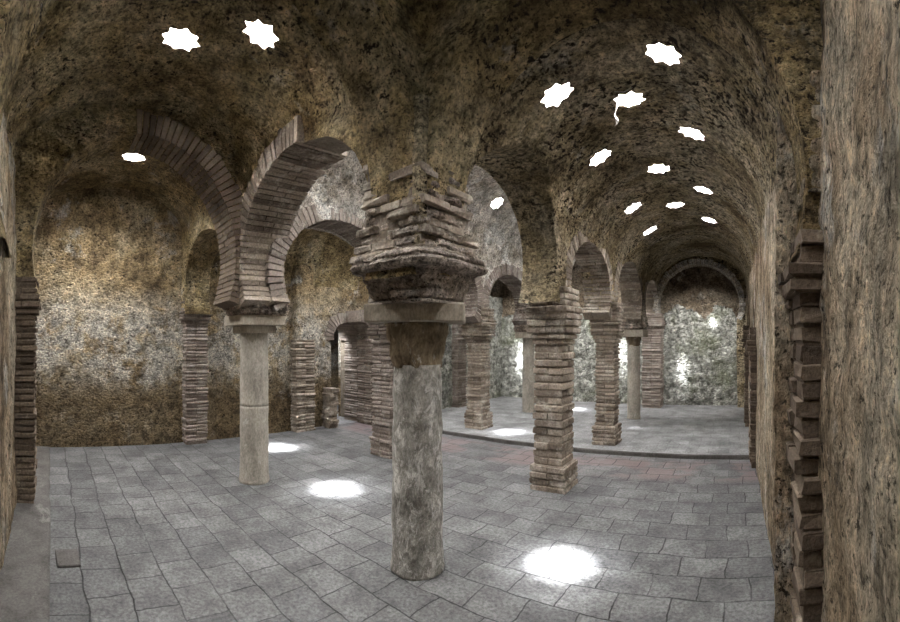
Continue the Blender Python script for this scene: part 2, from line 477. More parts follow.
def voussoirs(arch, org, du, dw, w0, w1, depth=.22, bt=.058, gap=.012, th_from=0.0, th_to=1.0, proud=.0, rough=.005, seed=3, two=True):
    """brick ring: one radial brick after another along the arch. world = org + du*t + dw*w + z"""
    rr = random.Random(seed); B = Box()
    P = arch.pts(-.012, 400)
    Ls = [0]
    for p, q in zip(P, P[1:]): Ls.append(Ls[-1] + math.hypot(q[0] - p[0], q[1] - p[1]))
    tot = Ls[-1]; n = int(tot / bt)
    def at(l):
        l = max(0, min(tot, l)); i = 0
        lo, hi = 0, len(Ls) - 1
        while hi - lo > 1:
            mid = (lo + hi) // 2
            if Ls[mid] <= l: lo = mid
            else: hi = mid
        f = (l - Ls[lo]) / max(1e-9, Ls[hi] - Ls[lo])
        p = (P[lo][0] + (P[hi][0] - P[lo][0]) * f, P[lo][1] + (P[hi][1] - P[lo][1]) * f)
        nx, nzv = (p[0] - arch.c) / arch.a ** 2, (p[1] - arch.zc) / arch.b ** 2
        L = math.hypot(nx, nzv) or 1
        return p, (nx / L, nzv / L)
    for i in range(n):
        f = (i + .5) / n
        if f < th_from or f > th_to: continue
        pa, na = at(i * tot / n + gap / 2); pb, nb = at((i + 1) * tot / n - gap / 2)
        d = depth + rr.uniform(-.02, .02); tone = rr.random()
        cut = w0 + (w1 - w0) * (.33 if i % 2 else .62)
        for (wa, wb) in (((w0 - proud, cut - .005), (cut + .005, w1 + proud)) if two else ((w0 - proud, w1 + proud),)):
            ja = rr.uniform(-rough, rough); jb = rr.uniform(-rough, rough); r0 = rr.uniform(-rough, rough)
            pts = []
            for (wv, jv) in ((wa, ja), (wb, jb)):
                for (p, nn, r) in ((pa, na, r0), (pb, nb, r0), (pb, nb, d), (pa, na, d)):
                    t, z = p[0] + nn[0] * r, p[1] + nn[1] * r
                    pts.append(disp(org + du * t + dw * (wv + jv) + Vector((0, 0, z)), .028, 0))
            B.hexa(pts, min(1, max(0, tone + rr.uniform(-.15, .15))))
    return B

X, Y = Vector((1, 0, 0)), Vector((0, 1, 0)); O = Vector((0, 0, 0))

def star(ct, cs, r=.120, rin=.091, st=1.0, seed=0):
    """eight pointed star outline"""
    rr = random.Random(seed); ph = rr.uniform(0, PI / 4); P = []
    for k in range(16):
        a = ph + PI * k / 8
        q = (r if k % 2 == 0 else rin) * rr.uniform(.94, 1.05)
        P.append((ct + q * math.cos(a), cs + q * math.sin(a)))
    Q = []
    for p, q in zip(P, P[1:] + P[:1]):
        Q.append(p); Q.append(((p[0] + q[0]) / 2, (p[1] + q[1]) / 2))
    return Q

class Barrel:
    """vault along axis: across = c +- a, springing zs, rise b; s runs up one wall, over, and down the other"""
    def __init__(s, axis, c, a, zs, b, z0a, z0b):
        s.axis, s.c, s.a, s.zs, s.b, s.z0a, s.z0b = axis, c, a, zs, b, z0a, z0b
        s.ha = zs - z0a; s.hb = zs - z0b; s.L = PI * (a + b) / 2; s.S = s.ha + s.L + s.hb
    def prof(s, q):
        if q < s.ha: return s.c - s.a, s.z0a + q
        if q < s.ha + s.L:
            th = (q - s.ha) / s.L * PI
            return s.c - s.a * math.cos(th), s.zs + s.b * math.sin(th)
        return s.c + s.a, s.zs - (q - s.ha - s.L)
    def pt(s, t, q):
        u, z = s.prof(q)
        return (u, t, z) if s.axis == 'Y' else (t, u, z)
    def s_low(s, z):   # on the side c-a
        return s.ha + (z - s.zs) if z < s.zs else s.ha + s.L / PI * math.asin(min(1, (z - s.zs) / s.b))
    def s_high(s, z):  # on the side c+a
        return s.ha + s.L + (s.zs - z) if z < s.zs else s.ha + s.L - s.L / PI * math.asin(min(1, (z - s.zs) / s.b))
    def s_across(s, u):
        th = math.acos(max(-1, min(1, (s.c - u) / s.a))); return s.ha + s.L * th / PI
    def low(s, t, z): return s.pt(t, s.s_low(z))
    def high(s, t, z): return s.pt(t, s.s_high(z))

ZS = 2.0      # level of the arch springings
# plan (metres; the camera stands at x 0, y 0)
XR, YL = .415, -.33                    # wall at the right, wall at the left
FR, FM, FM2, FL = -1.75, -2.15, -4.09, -4.5
G2N, G2F, XN = -4.2, -4.6, .29   # faces of the two arcades
YA, YB = 2.02, 2.42                    # faces of the arcade along the near gallery
YE = 10.3

navR = Barrel('Y', (XN + FR) / 2, (XN - FR) / 2, 2.72, .80, ZS, 0)
navM = Barrel('Y', (FM + FM2) / 2, (FM - FM2) / 2, 3.0, 1.0, ZS, ZS)
navL = Barrel('Y', (-6.5 + FL) / 2, (FL + 6.5) / 2, 2.57, .93, 0, ZS)
gal = Barrel('X', (YL + YA) / 2, (YA - YL) / 2, 3.3, .60, 0, ZS)

ax1 = [Arch(3.26, .83, 2.36, .80, ZS), Arch(5.27, .78, 2.27, .56, ZS), Arch(7.3, .9, 2.3, .64, ZS), Arch(9.36, .76, 2.3, .6, ZS)]
ax2 = [Arch(3.26, .83, 2.32, .72, ZS), Arch(5.3, .84, 2.3, .66, ZS), Arch(7.36, .86, 2.3, .56, ZS), Arch(9.4, .76, 2.3, .6, ZS)]
aA1 = Arch(-3.175, .985, 2.38, .90, ZS)
aA0 = Arch(-5.47, .83, 2.32, .76, ZS)
aA2 = Arch(.87, 1.04, 2.44, 1.2, ZS)           # across the gallery, second column to left wall
aT2 = Arch(.85, 1.11, 2.42, 1.28, ZS)            # across the gallery, near column to left wall
aT1 = Arch(-.69, 1.04, 2.34, 1.12, ZS)          # near column to right wall
door = Arch(5.25, .35, 1.62, .37, 1.6, 0)

stars = {}
def star_holes(b, lst, key):
    out = []
    for i, (t, u) in enumerate(lst):
        q = b.s_across(u); h = star(t, q, seed=i * 7 + len(key)); out.append(h)
        stars.setdefault(key, []).append((b, t, u, q, h))
    return out

starR = [(2.80, -.44), (3.92, -.37), (5.39, -.37), (6.75, -.37), (3.35, -.82), (4.79, -.82), (6.07, -.82),
         (2.93, -1.25), (4.08, -1.29), (5.63, -1.33), (6.87, -1.33)]
starM = [(2.86, -3.69), (2.9, -2.75), (3.5, -3.17), (4.2, -3.7), (5.0, -3.17), (6.1, -3.66), (6.1, -2.7), (7.3, -3.17), (8.6, -3.6), (9.2, -2.9)]
starL = [(3.3, -5.55), (4.4, -5.3), (5.0, -5.7), (5.8, -5.55), (7.4, -5.4), (9.0, -5.5)]  # the opening nearest the doorway is added, unseen, to light the archway
starG = [(-3.17, .98), (-2.78, 1.47), (-5.35, 1.05), (-5.5, .25)]  # last opening is an unseen addition that brightens the far left wall

DS = .06
LO, HI = .028, .012
# --- right nave
h = [[(t, navR.s_low(z)) for (t, z) in a.hole()] for a in ax1] + star_holes(navR, starR, 'R')
v2, tr = sheet(YB - .02, YE + .1, 0, navR.S, h, DS)
cut = navR.ha + navR.L
build('ceiling_right_nave', v2, tr, navR.pt, M['vaultR'], sel=lambda t, q: q < cut)
build('wall_right_nave', v2, tr, navR.pt, M['wallR'], sel=lambda t, q: q >= cut)
v3, tr3 = sheet(XN - .06, XR + .1, 0, 3.6, [], .05)
struct(mesh_obj('wall_right_return', [disp((x, YB - .06, z), LO, HI) for x, z in v3], tr3, M['wallR'], smooth=True))
v3, tr3 = sheet(YL - .05, YB + .1, 0, 3.95, [], .05)
for o in [struct(mesh_obj('wall_right', [disp((XR, t, z), LO, HI * 1.6) for t, z in v3], tr3, M['wallR'], smooth=True))]: pass
# --- middle nave
h = [[(t, navM.s_high(z)) for (t, z) in a.hole()] for a in ax1] + [[(t, navM.s_low(z)) for (t, z) in a.hole()] for a in ax2] + star_holes(navM, starM, 'M')
v2, tr = sheet(YB, YE + .1, 0, navM.S, h, DS)
build('ceiling_middle_nave', v2, tr, navM.pt, M['court'])
# --- left nave
h = [[(t, navL.s_high(z)) for (t, z) in a.hole()] for a in ax2] + [[(t, navL.s_low(z)) for (t, z) in door.hole()]] + star_holes(navL, starL, 'L')
v2, tr = sheet(YB, YE + .1, 0, navL.S, h, DS)
build('ceiling_left_nave', v2, tr, navL.pt, M['vault'], sel=lambda t, q: q >= navL.ha)
build('wall_left_nave', v2, tr, navL.pt, M['wallW'], sel=lambda t, q: q < navL.ha)
# --- near gallery
h = [[(t, gal.s_high(z)) for (t, z) in a.hole()] for a in (aA0, aA1)] + star_holes(gal, starG, 'G')
v2, tr = sheet(-6.55, FM, 0, gal.S, h, DS)
build('ceiling_gallery', v2, tr, gal.pt, M['vault'], sel=lambda t, q: q >= gal.ha)
v3, tr3 = sheet(-6.55, XR + .05, 0, 3.95, [], .05)
struct(mesh_obj('wall_left', [disp((t, YL, z), LO, HI * 1.6) for t, z in v3], tr3, M['wallR'], smooth=True))
# end wall of the gallery and left nave
v3, tr3 = sheet(YL - .05, YB + .1, 0, 3.95, [], DS)
struct(mesh_obj('wall_far_left', [disp((-6.5, t, z), LO, HI * 1.5) for t, z in v3], tr3, M['wallW'], smooth=True))
# --- vault over the near corner, a groin vault of two barrels
V = []; F = []; nx = 40; ny = 42; SK = [(-.67, .5, 'c'), (-.3, 1.2, 'c')]
def groin(x, y):
    cy_, ay = (YL + YA) / 2, (YA - YL) / 2 + .02; cx_, axx = (XR + FR) / 2, (XR - FR) / 2 + .02
    zy = 3.3 + .60 * math.sqrt(max(0, 1 - ((y - cy_) / ay) ** 2)); zx = 3.3 + .60 * math.sqrt(max(0, 1 - ((x - cx_) / axx) ** 2))
    return max(zx, zy)
kstars = [star(-.95, .55, seed=5), star(-.35, 1.25, seed=6)]
v2, tr = sheet(FR - .02, XR + .02, YL - .02, YA + .02, kstars, .05)
build('ceiling_near_corner', v2, tr, lambda x, y: (x, y, groin(x, y)), M['vault'])

# --- cross walls above the arches
def cross(name, axis, w, t0, t1, z1, arch, mat, z0=ZS, ds=.05):
    v2, tr = sheet(t0, t1, z0, z1, [arch.hole()], ds)
    fn = (lambda t, z: (t, w, z)) if axis == 'X' else (lambda t, z: (w, t, z))
    return build(name, v2, tr, fn, mat)
cross('wall_arch_near', 'X', YA, FM + .2, XR + .03, 3.95, aT1, M['vault'])
cross('wall_arch_far', 'X', YB, FR - .05, XR + .03, 3.6, aT1, M['vaultR'])
soffit('ceiling_arch_soffit_near', aT1, lambda t, z: (t, YA, z), lambda t, z: (t, YB, z), M['vault'])
cross('wall_gallery_arch_near', 'Y', FR, YL - .03, YA + .2, 3.95, aT2, M['vault'])
cross('wall_gallery_arch_far', 'Y', FM, YL - .03, YA + .05, 3.95, aT2, M['vault'])
soffit('ceiling_arch_soffit_gallery', aT2, lambda t, z: (FR, t, z), lambda t, z: (FM, t, z), M['vault'])
cross('wall_second_arch_near', 'Y', G2N, YL - .03, YA + .05, 3.93, aA2, M['vault'])
cross('wall_second_arch_far', 'Y', G2F, YL - .03, YA + .05, 3.93, aA2, M['vault'])
soffit('ceiling_arch_soffit_second', aA2, lambda t, z: (G2N, t, z), lambda t, z: (G2F, t, z), M['vault'])
# court side of the near arcade
v2, tr = sheet(FM2 - .3, FM + .3, ZS, 4.05, [aA1.hole()], DS)
build('wall_court_front', v2, tr, lambda t, z: (t, YB, z), M['court'])
v2, tr = sheet(-6.55, FL + .3, ZS, 3.55, [aA0.hole()], DS)
build('wall_left_nave_front', v2, tr, lambda t, z: (t, YB, z), M['vault'])
soffit('ceiling_arch_soffit_court', aA1, lambda t, z: gal.high(t, z), lambda t, z: (t, YB, z), M['mortar'])
soffit('ceiling_arch_soffit_left', aA0, lambda t, z: gal.high(t, z), lambda t, z: (t, YB, z), M['vault'])
for i, a in enumerate(ax1):
    soffit('ceiling_arcade_soffit_%s' % 'abcd'[i], a, navR.low, navM.high, M['vaultR'] if i < 2 else M['mortar'], nseg=9)
for i, a in enumerate(ax2):
    soffit('ceiling_inner_arcade_soffit_%s' % 'abcd'[i], a, navM.low, navL.high, M['court'], nseg=9)
# neck fillers so that the masonry over every support is closed
# --- back wall
v2, tr = sheet(-6.6, XR + .1, 0, 4.1, [], .045)
def backpt(x, z):
    d = 0
    if z < 2.35: d = .05 * nz((x, 0, z), 3.2, 4) * min(1, (2.35 - z) * 3)
    return (x, YE - d, z)
o = build('wall_back', v2, tr, backpt, M['rubble'], .02, .035, sel=lambda t, z: z < 2.3 + .25 * nz((t, 0, z), 1.5, 4))
build('wall_back_top', v2, tr, backpt, M['tymp'], .02, .035, sel=lambda t, z: z >= 2.3 + .25 * nz((t, 0, z), 1.5, 4))
# end arch before the back wall of the right nave
aE = Arch(-.80, .95, 2.42, .93, 2.1, 0)
v2, tr = sheet(FR - .1, XR + .05, 0, 3.6, [aE.hole()], .05)
build('wall_end_arch', v2, tr, lambda t, z: (t, 9.98, z), M['vaultR'])
soffit('ceiling_end_arch_soffit', aE, lambda t, z: (t, 9.98, z), lambda t, z: (t, 10.32, z), M['vaultR'], nseg=5)
# thicker wall beyond the doorway
v2, tr = sheet(5.55, YE + .05, 0, 2.75, [], .05)
build('wall_left_rear', v2, tr, lambda t, z: (-6.05, t, z), M['rubble'], .02, .03)
v2, tr = sheet(-6.55, -6.05, 0, 2.75, [], .05)
build('wall_left_rear_end', v2, tr, lambda t, z: (t, 5.55, z), M['wallW'], .02, .02)
# passage behind the doorway
soffit('wall_passage', door, lambda t, z: (-6.5, t, z), lambda t, z: (-7.1, t, z), M['mortar'], nseg=8)
V = [(-7.1, 4.3, 0), (-7.1, 4.3, 2.4), (-8.2, 4.3, 0), (-8.2, 4.3, 2.4), (-8.2, 6.6, 0), (-8.2, 6.6, 2.4), (-7.1, 6.6, 0), (-7.1, 6.6, 2.4), (-7.1, 4.95, 0), (-7.1, 4.95, 2.4), (-7.1, 5.55, 0), (-7.1, 5.55, 2.4), (-7.1, 4.3, 1.9), (-7.1, 6.6, 1.9)]
struct(mesh_obj('wall_corridor', V, [(0, 2, 3, 1), (2, 4, 5, 3), (4, 6, 7, 5), (1, 3, 5, 7), (0, 1, 9, 8), (10, 11, 7, 6), (12, 1, 7, 13)], M['wallW']))
# --- floors
def plane(name, x0, x1, y0, y1, z, mat, ds=.12, amp=.006):
    v2, tr = sheet(x0, x1, y0, y1, [], ds)
    return struct(mesh_obj(name, [(x, y, z + amp * nz((x, y, 0), 1.7, 3)) for x, y in v2], tr, mat, smooth=True))
plane('floor', -6.6, XR + .1, YL - .1, 5.86, 0, M['floor'])
plane('floor_rear', -8.3, XR + .1, 5.84, YE + .15, .05, M['floorB'])
plane('floor_passage', -8.3, -6.4, 4.2, 5.9, .012, M['floorB'])
struct(mesh_obj('floor_light_block', [(-9, -1, -.05), (1.2, -1, -.05), (1.2, 11.2, -.05), (-9, 11.2, -.05)], [(0, 1, 2, 3)], M['kerb']))  # unseen slab added to stop sky light leaking in at the floor edges
# step edge: stone lip, coloured dark for the shade on its riser
V = []; F = []
n = 90
for i in range(n + 1):
    x = -6.5 + (XR + 6.5) * i / n
    w = .008 * nz((x, 0, 0), 4, 3)
    for (y, z) in ((5.825, -.02), (5.825 + w, .04), (5.83 + w, .056), (5.85 + w, .058), (5.87, .03)):
        V.append((x, y, z))
for i in range(n):
    for k in range(4): F.append((i * 5 + k, (i + 1) * 5 + k, (i + 1) * 5 + k + 1, i * 5 + k + 1))
struct(mesh_obj('trim_1', V, F, M['kerb']))
# channel strip along the left wall
V, F = [], []
n = 100
for i in range(n + 1):
    x = -6.45 + (XR + 6.3) * i / n
    w = .012 * nz((x, 2, 0), 3, 3)
    for (y, z) in ((YL - .05, .03), (YL + .12, .028), (-.02 + w, .022), (0 + w, .012), (.006 + w, -.01)):
        V.append((x, y, z + .004 * nz((x, y, 0), 8, 3)))
for i in range(n):
    for k in range(4): F.append((i * 5 + k, (i + 1) * 5 + k, (i + 1) * 5 + k + 1, i * 5 + k + 1))
struct(mesh_obj('trim_2', V, F, M['kerb'], smooth=True))
# outer shell of the roof so that daylight comes in only through the stars
# (the vaults themselves are closed; gaps between them are covered by the masonry fill)
# ------------------------------------------------------------------ star skylights
def make_star(P, nrm, label, group):
    """lined reveal of a star opening: pale stone tube from the vault surface outwards"""
    c = sum(P, Vector()) / len(P)
    V = []; F = []; n = len(P)
    rows = [(-.004, 1.0), (.05, 1.02), (.12, 1.06), (.14, 1.35), (.0, 1.42)]
    for (d, k) in rows:
        for p in P: V.append(c + (p - c) * k + nrm * d)
    for r_ in range(len(rows) - 1):
        for i in range(n):
            j = (i + 1) % n
            F.append((r_ * n + i, r_ * n + j, (r_ + 1) * n + j, (r_ + 1) * n + i))
    # close the underside behind the vault skin
    V = [v - c for v in V]
    o = mesh_obj('star_skylight', V, F, M['reveal'])
    o.location = c
    return tag(o, label, 'skylight', group)

def star_light(c, nrm, power, size=.26):
    L = bpy.data.lights.new('daylight', 'AREA'); L.shape = 'DISK'; L.size = size; L.energy = power; L.color = (1.0, .985, .96)
    o = bpy.data.objects.new('daylight', L); COL.objects.link(o)
    o.location = c + nrm * .13
    o.rotation_euler = (-nrm).to_track_quat('-Z', 'Y').to_euler()
    return o

labels = {
 'R': ['star skylight in the right-hand vault, nearest and highest of its row', 'second star skylight down the right-hand row of the long vault', 'third star skylight down the right-hand row of the long vault', 'farthest star skylight of the right-hand row of the long vault',
       'nearest star skylight of the middle row, with a pale root hanging beside it', 'second star skylight of the middle row in the long vault', 'farthest star skylight of the middle row in the long vault',
       'nearest star skylight of the left-hand row in the long vault', 'second star skylight of the left-hand row in the long vault', 'third star skylight of the left-hand row in the long vault', 'farthest star skylight of the left-hand row in the long vault'],
 'G': ['large star skylight at upper left above the brick arches, left of its pair', 'star skylight at upper left, right-hand one of the pair above the brick arches', 'small sliver of star skylight seen just under the crown of the far left arch'],
 'M': {6: 'single star skylight seen through the arch right of the near column'}}
POW = {'R': 4.8, 'M': 11, 'L': 12, 'G': 16}
for key, lst in stars.items():
    for i, (b, t, u, q, h) in enumerate(lst):
        P = [disp(b.pt(*p), LO, HI) for p in h]
        c = sum(P, Vector()) / len(P)
        uu, z = b.prof(q)
        th = (q - b.ha) / b.L * PI
        nn = Vector((-math.cos(th) / b.a, 0, math.sin(th) / b.b)) if b.axis == 'Y' else Vector((0, -math.cos(th) / b.a, math.sin(th) / b.b))
        nn.normalize(); nn = (nn + Vector((0, 0, 1.2))).normalized()
        lab = None
        if key in labels:
            try: lab = labels[key][i]
            except (KeyError, IndexError): lab = None
        if lab: make_star(P, nn, lab, 'star skylights in the vaults')
        star_light(c, nn, POW[key] * (2.5 if key == 'G' and i == 3 else 1))  # extra power for the added, hidden gallery opening
for hh in kstars:
    P = [disp((x, y, groin(x, y)), LO, HI) for x, y in hh]
    c = sum(P, Vector()) / len(P)
    star_light(c, Vector((0, 0, 1)), 11)

# pale root hanging from the star of the middle row
V = []; F = []
px, py, pz = -.93, 3.37, 3.50
pth = [(px + .012 * math.sin(i * .9), py + .01 * math.cos(i * 1.3), pz - i * .016 + (0 if i else .03)) for i in range(12)]
for i, p in enumerate(pth):
    r = .005 if i not in (8, 9) else .012
    for k in range(6): V.append((p[0] + r * math.cos(k * PI / 3), p[1] + r * math.sin(k * PI / 3), p[2]))
for i in range(11):
    for k in range(6): F.append((i * 6 + k, i * 6 + (k + 1) % 6, (i + 1) * 6 + (k + 1) % 6, (i + 1) * 6 + k))
tag(mesh_obj('hanging_root', V, F, M['reveal']), 'thin pale root dangling from a star skylight in the middle row', 'root')

# ------------------------------------------------------------------ columns
def column(x, y, r, top, lab, shaft_mat, cap, corb, ab, seed, base_z=0, rough=.006, joint=None, corb_mat=None, course=.06, coff=(0, 0)):
    t = root('stone_column', (x, y, base_z), lab, 'column', 'stone columns')
    c0, c1 = cap     # capital from z c0 (width) to c1
    prof = [(base_z - .01, r * 1.04), (base_z + .02, r * 1.06), (base_z + .06, r * 1.0)]
    if joint: prof += [(joint - .004, r * .99), (joint, r * .955), (joint + .004, r * .99)]
    prof += [(c0, r * .95)]
    V, F = lathe(x, y, fineprof(prof, .03), 48, rough, 8, seed)
    mesh_obj('shaft', V, F, shaft_mat, t, smooth=True)
    if c1 > c0:
        pr = fineprof([(c0 - .02, r * .94), (c0 + .03, r * .98), (c0 + (c1 - c0) * .5, r * 1.0), (c1 - .03, r * 1.07), (c1 + .004, r * 1.07)], .02)
        V, F = lathe(x, y, pr, 48, .022, 11, seed + 3, sq=lambda z: .55 * max(0, (z - c0) / (c1 - c0)))
        mesh_obj('capital', V, F, M['capital'], t, smooth=True)
    for (z0, z1, hx, hy, rot) in ab:
        V, F = slab(x, y, hx, hy, z0, z1, rot)
        mesh_obj('abacus', V, F, M['abacus'], t)
    V, F = corbel(x + coff[0], y + coff[1], corb, course=course, seed=seed)
    mesh_obj('corbel', V, F, corb_mat or M['corbel'], t, smooth=False)
    return t
C1 = column(-2.04, 2.30, .18, 0, 'massive pitted stone column in the centre foreground under an eroded corbel', M['shaft'], (1.43, 1.722),
       [(1.838, .27), (1.86, .26), (1.95, .28), (2.03, .31), (2.045, .36), (2.08, .372), (2.13, .365), (2.17, .33), (2.23, .29), (2.31, .25)],
       [(1.72, 1.842, .335, .26, .60)], 1, rough=.012, coff=(.07, -.07))
V, F = corbel(-1.955, 2.20, [(2.08, .345), (2.12, .34), (2.17, .315), (2.26, .285), (2.4, .262), (2.6, .25), (2.8, .24), (2.95, .22)], course=.062, groove=.02, amp=.035, seed=21, per=18)
mesh_obj('collar', V, F, M['corbel'], C1)
B = brick_stack(-1.955, 2.20, [(2.1 + .062 * i, 2.162 + .062 * i, .25 + .065 * math.exp(-i * .062 / .16), .25 + .065 * math.exp(-i * .062 / .16)) for i in range(11)], .062, seed=77, rough=.018, skip=.25, blen=.2)
mesh_obj('neck', B.v, B.f, M['brick'], C1, tones=B.t)
V, F = corbel(-1.725, 1.965, [(2.1, .06), (2.2, .045), (2.3, .035), (2.8, .038), (3.05, .05)], groove=0, amp=.008, seed=5)
mesh_obj('plaster_edge', V, F, M['vaultR'], C1, smooth=True)
C2 = column(-4.43, 2.25, .165, 0, 'smooth two-piece stone column at left carrying two brick arches', M['shaftB'], (1.68, 1.68),
       [(1.87, .27), (1.9, .285), (1.925, .285), (1.93, .31), (1.99, .315), (2.0, .29), (2.04, .295), (2.05, .26), (2.2, .225), (2.4, .212)],
       [(1.675, 1.76, .19, .19, 0), (1.76, 1.875, .265, .265, 0)], 2, joint=.86, corb_mat=M['corbel'], course=.065)
C3 = column(-1.95, 8.4, .13, 0, 'slender stone column standing before the lit back wall, right-hand one of two', M['shaftB'], (1.5, 1.66),
       [(1.79, .2), (1.83, .25), (1.9, .26), (2.05, .225), (2.4, .21)], [(1.66, 1.8, .24, .24, 0)], 3, base_z=.045)
C4 = column(-4.27, 8.4, .13, 0, 'slender stone column seen between the brick piers beside a bright wall light', M['shaftB'], (1.66, 1.66),
       [(1.76, .21), (1.8, .25), (1.9, .25), (2.05, .225), (2.4, .21)], [(1.64, 1.77, .22, .22, 0)], 4, base_z=.045)

# ------------------------------------------------------------------ brick piers
def pier(x, y, h, hb, zb, corb, lab, course, seed, mat, base_z=0, ztop=1.55, rough=.009, group='brick piers'):
    t = root('brick_pier', (x, y, base_z), lab, 'pier', group)
    B = brick_stack(x, y, [(base_z - .01, zb, hb, hb)], course, seed=seed, rough=rough)
    mesh_obj('base', B.v, B.f, mat, t, tones=B.t)
    B = brick_stack(x, y, [(zb, ztop, h, h)], course, seed=seed + 1, rough=rough)
    mesh_obj('shaft', B.v, B.f, mat, t, tones=B.t)
    B = brick_stack(x, y, corb, course, seed=seed + 2, rough=rough * .8)
    mesh_obj('corbel', B.v, B.f, mat, t, tones=B.t)
    return t
def cb(h, H, z0=1.55, top=2.16):
    return [(z0, z0 + .06, h + .01, h + .01), (z0 + .06, z0 + .12, (h + H) / 2, (h + H) / 2), (z0 + .12, z0 + .27, H, H), (z0 + .27, top - .2, H + .012, H + .012), (top - .2, top, H - .015, H - .015)]
pier(-1.90, 4.36, .165, .2, .27, cb(.165, .225), 'thick rough brick pier right of the centre with a stepped foot', .078, 10, M['brick'], rough=.008)
pier(-1.87, 6.3, .145, .18, .33, cb(.145, .21), 'slim brick pier on the step edge, right-hand one of two', .056, 20, M['brick'])
pier(-4.27, 6.45, .15, .185, .32, cb(.15, .22), 'slim brick pier on the step edge, left-hand one near the mossy wall', .056, 30, M['brick'])
pier(-4.33, 4.3, .175, .2, .25, cb(.175, .22), 'brick pier half hidden behind the central foreground column', .056, 40, M['brickG'])

# pilasters against the walls
def pilaster(x, y, hx, hy, z1, lab, course=.06, seed=50, mat=None, cap=True, z0=0, foot=True, group='brick pilasters on the walls', rough=.009):
    t = root('brick_pilaster', (x, y, z0), lab, 'pilaster', group)
    B = brick_stack(x, y, [(z0 - .01, z1, hx, hy)], course, seed=seed, rough=rough)
    mesh_obj('shaft', B.v, B.f, mat or M['brickG'], t, tones=B.t)
    if cap:
        B = brick_stack(x, y, [(z1, z1 + .06, hx + .02, hy + .02), (z1 + .06, z1 + .2, hx + .045, hy + .045), (z1 + .2, z1 + .36, hx + .015, hy + .015)], course, seed=seed + 5, rough=rough)
        mesh_obj('corbel', B.v, B.f, mat or M['brickG'], t, tones=B.t)
    return t
pilaster(.43, 2.25, .115, .24, 1.76, 'dark jagged brick pilaster on the right-hand wall, nearest the viewer', .09, 51, M['brickD'], rough=.016)
pilaster(.30, 5.6, .085, .17, 1.4, 'brick pilaster on the right-hand wall just before the floor step', .07, 52, M['brickD'])
pilaster(.30, 7.95, .09, .17, 1.5, 'thin brick pilaster on the right-hand wall beyond the floor step', .07, 53, M['brickD'], z0=.045)
pilaster(-4.4, -.28, .2, .14, 1.85, 'brick pilaster on the left-hand wall facing the two-piece column', .06, 54, M['brickD'])
pilaster(-6.46, 2.22, .15, .18, 1.85, 'tall brick pilaster on the ochre wall at the end of the near arcade', .052, 55, M['brickG'])
pilaster(-6.46, 4.22, .14, .2, 1.62, 'low broken brick pilaster on the ochre wall behind the two-piece column', .052, 56, M['brick'], cap=False)
pilaster(-6.44, 4.80, .17, .1, .72, 'stub of broken brickwork beside the small archway', .08, 57, M['brick'], cap=False, rough=.02)
pilaster(-6.0, 8.2, .12, .17, 2.1, 'brick pilaster on the mossy rubble wall at far left rear', .056, 58, M['brickG'], z0=.045)
pilaster(-1.85, 9.95, .22, .2, 1.85, 'brick pilaster left of the lit rubble wall under the end arch', .056, 59, M['brickG'], z0=.045)

# ------------------------------------------------------------------ brick arches
def arch_obj(B, mat, lab, loc):
    o = mesh_obj('horseshoe_arch', [v - Vector(loc) for v in B.v], B.f, mat, tones=B.t)
    o.location = loc
    return tag(o, lab, 'arch', 'brick arches')
arch_obj(voussoirs(aA1, O, X, Y, YA, YB, .22, proud=.075, seed=1, th_to=.53), M['brick'], 'brick horseshoe arch between the left column and the central one', (-3.2, 2.2, 2))
arch_obj(voussoirs(aA2, O, Y, X, G2F, G2N, .22, th_from=.5, proud=.02, seed=2), M['brickD'], 'broken-off brick arch curving left from the left column, plaster on its far half', (-4.4, .9, 2))
nm = ['second arch of the right-hand arcade, between thick and slim brick piers', 'third arch of the right-hand arcade, between slim pier and slender column', 'last arch of the right-hand arcade, against the back wall']
for i in (1, 2, 3):
    arch_obj(voussoirs(ax1[i], O, Y, X, FM, FR, .18, proud=.006, seed=10 + i), M['brick'], nm[i - 1], (-1.95, ax1[i].c, 2))
nm = ['lit brick arch of the inner arcade behind the left column', 'brick arch of the inner arcade left of the slim pier', 'dark round brick arch in front of the mossy wall', 'last arch of the inner arcade at the back wall']
for i in range(4):
    arch_obj(voussoirs(ax2[i], O, Y, X, FL, FM2, .2, proud=.008, seed=20 + i), M['brickG'], nm[i], (-4.4, ax2[i].c, 2))

# bracket that carries the arch over the gallery at the left-hand wall, and the plastered rib over the broken pilaster
V, F = corbel(-1.95, YL - .02, [(1.55, .05), (1.7, .10), (1.82, .16), (1.93, .21), (2.0, .22), (2.12, .215), (2.3, .2)], seed=8, course=.07, asp=(1, .62))
struct(mesh_obj('wall_bracket', V, F, M['wallR'], smooth=True))
V, F = corbel(XR + .06, 2.22, [(2.3, .22), (2.6, .22), (3.0, .2)], seed=9, course=.08, asp=(.6, 1))
struct(mesh_obj('wall_bracket_right', V, F, M['wallR'], smooth=True))
V, F = corbel(-6.46, 4.22, [(1.6, .17), (1.7, .175), (2.3, .175), (2.9, .17)], seed=12, course=.3, groove=.0, asp=(.85, 1.15), amp=.01)
struct(mesh_obj('wall_rib', V, F, M['wallW'], smooth=True))

arch_obj(voussoirs(aE, O, X, Y, 9.98, 10.3, .12, bt=.09, proud=.03, seed=40, rough=.003), M['court'], 'pale plaster-edged arch framing the lit rubble wall at the end of the long vault', (-.66, 10, 2))
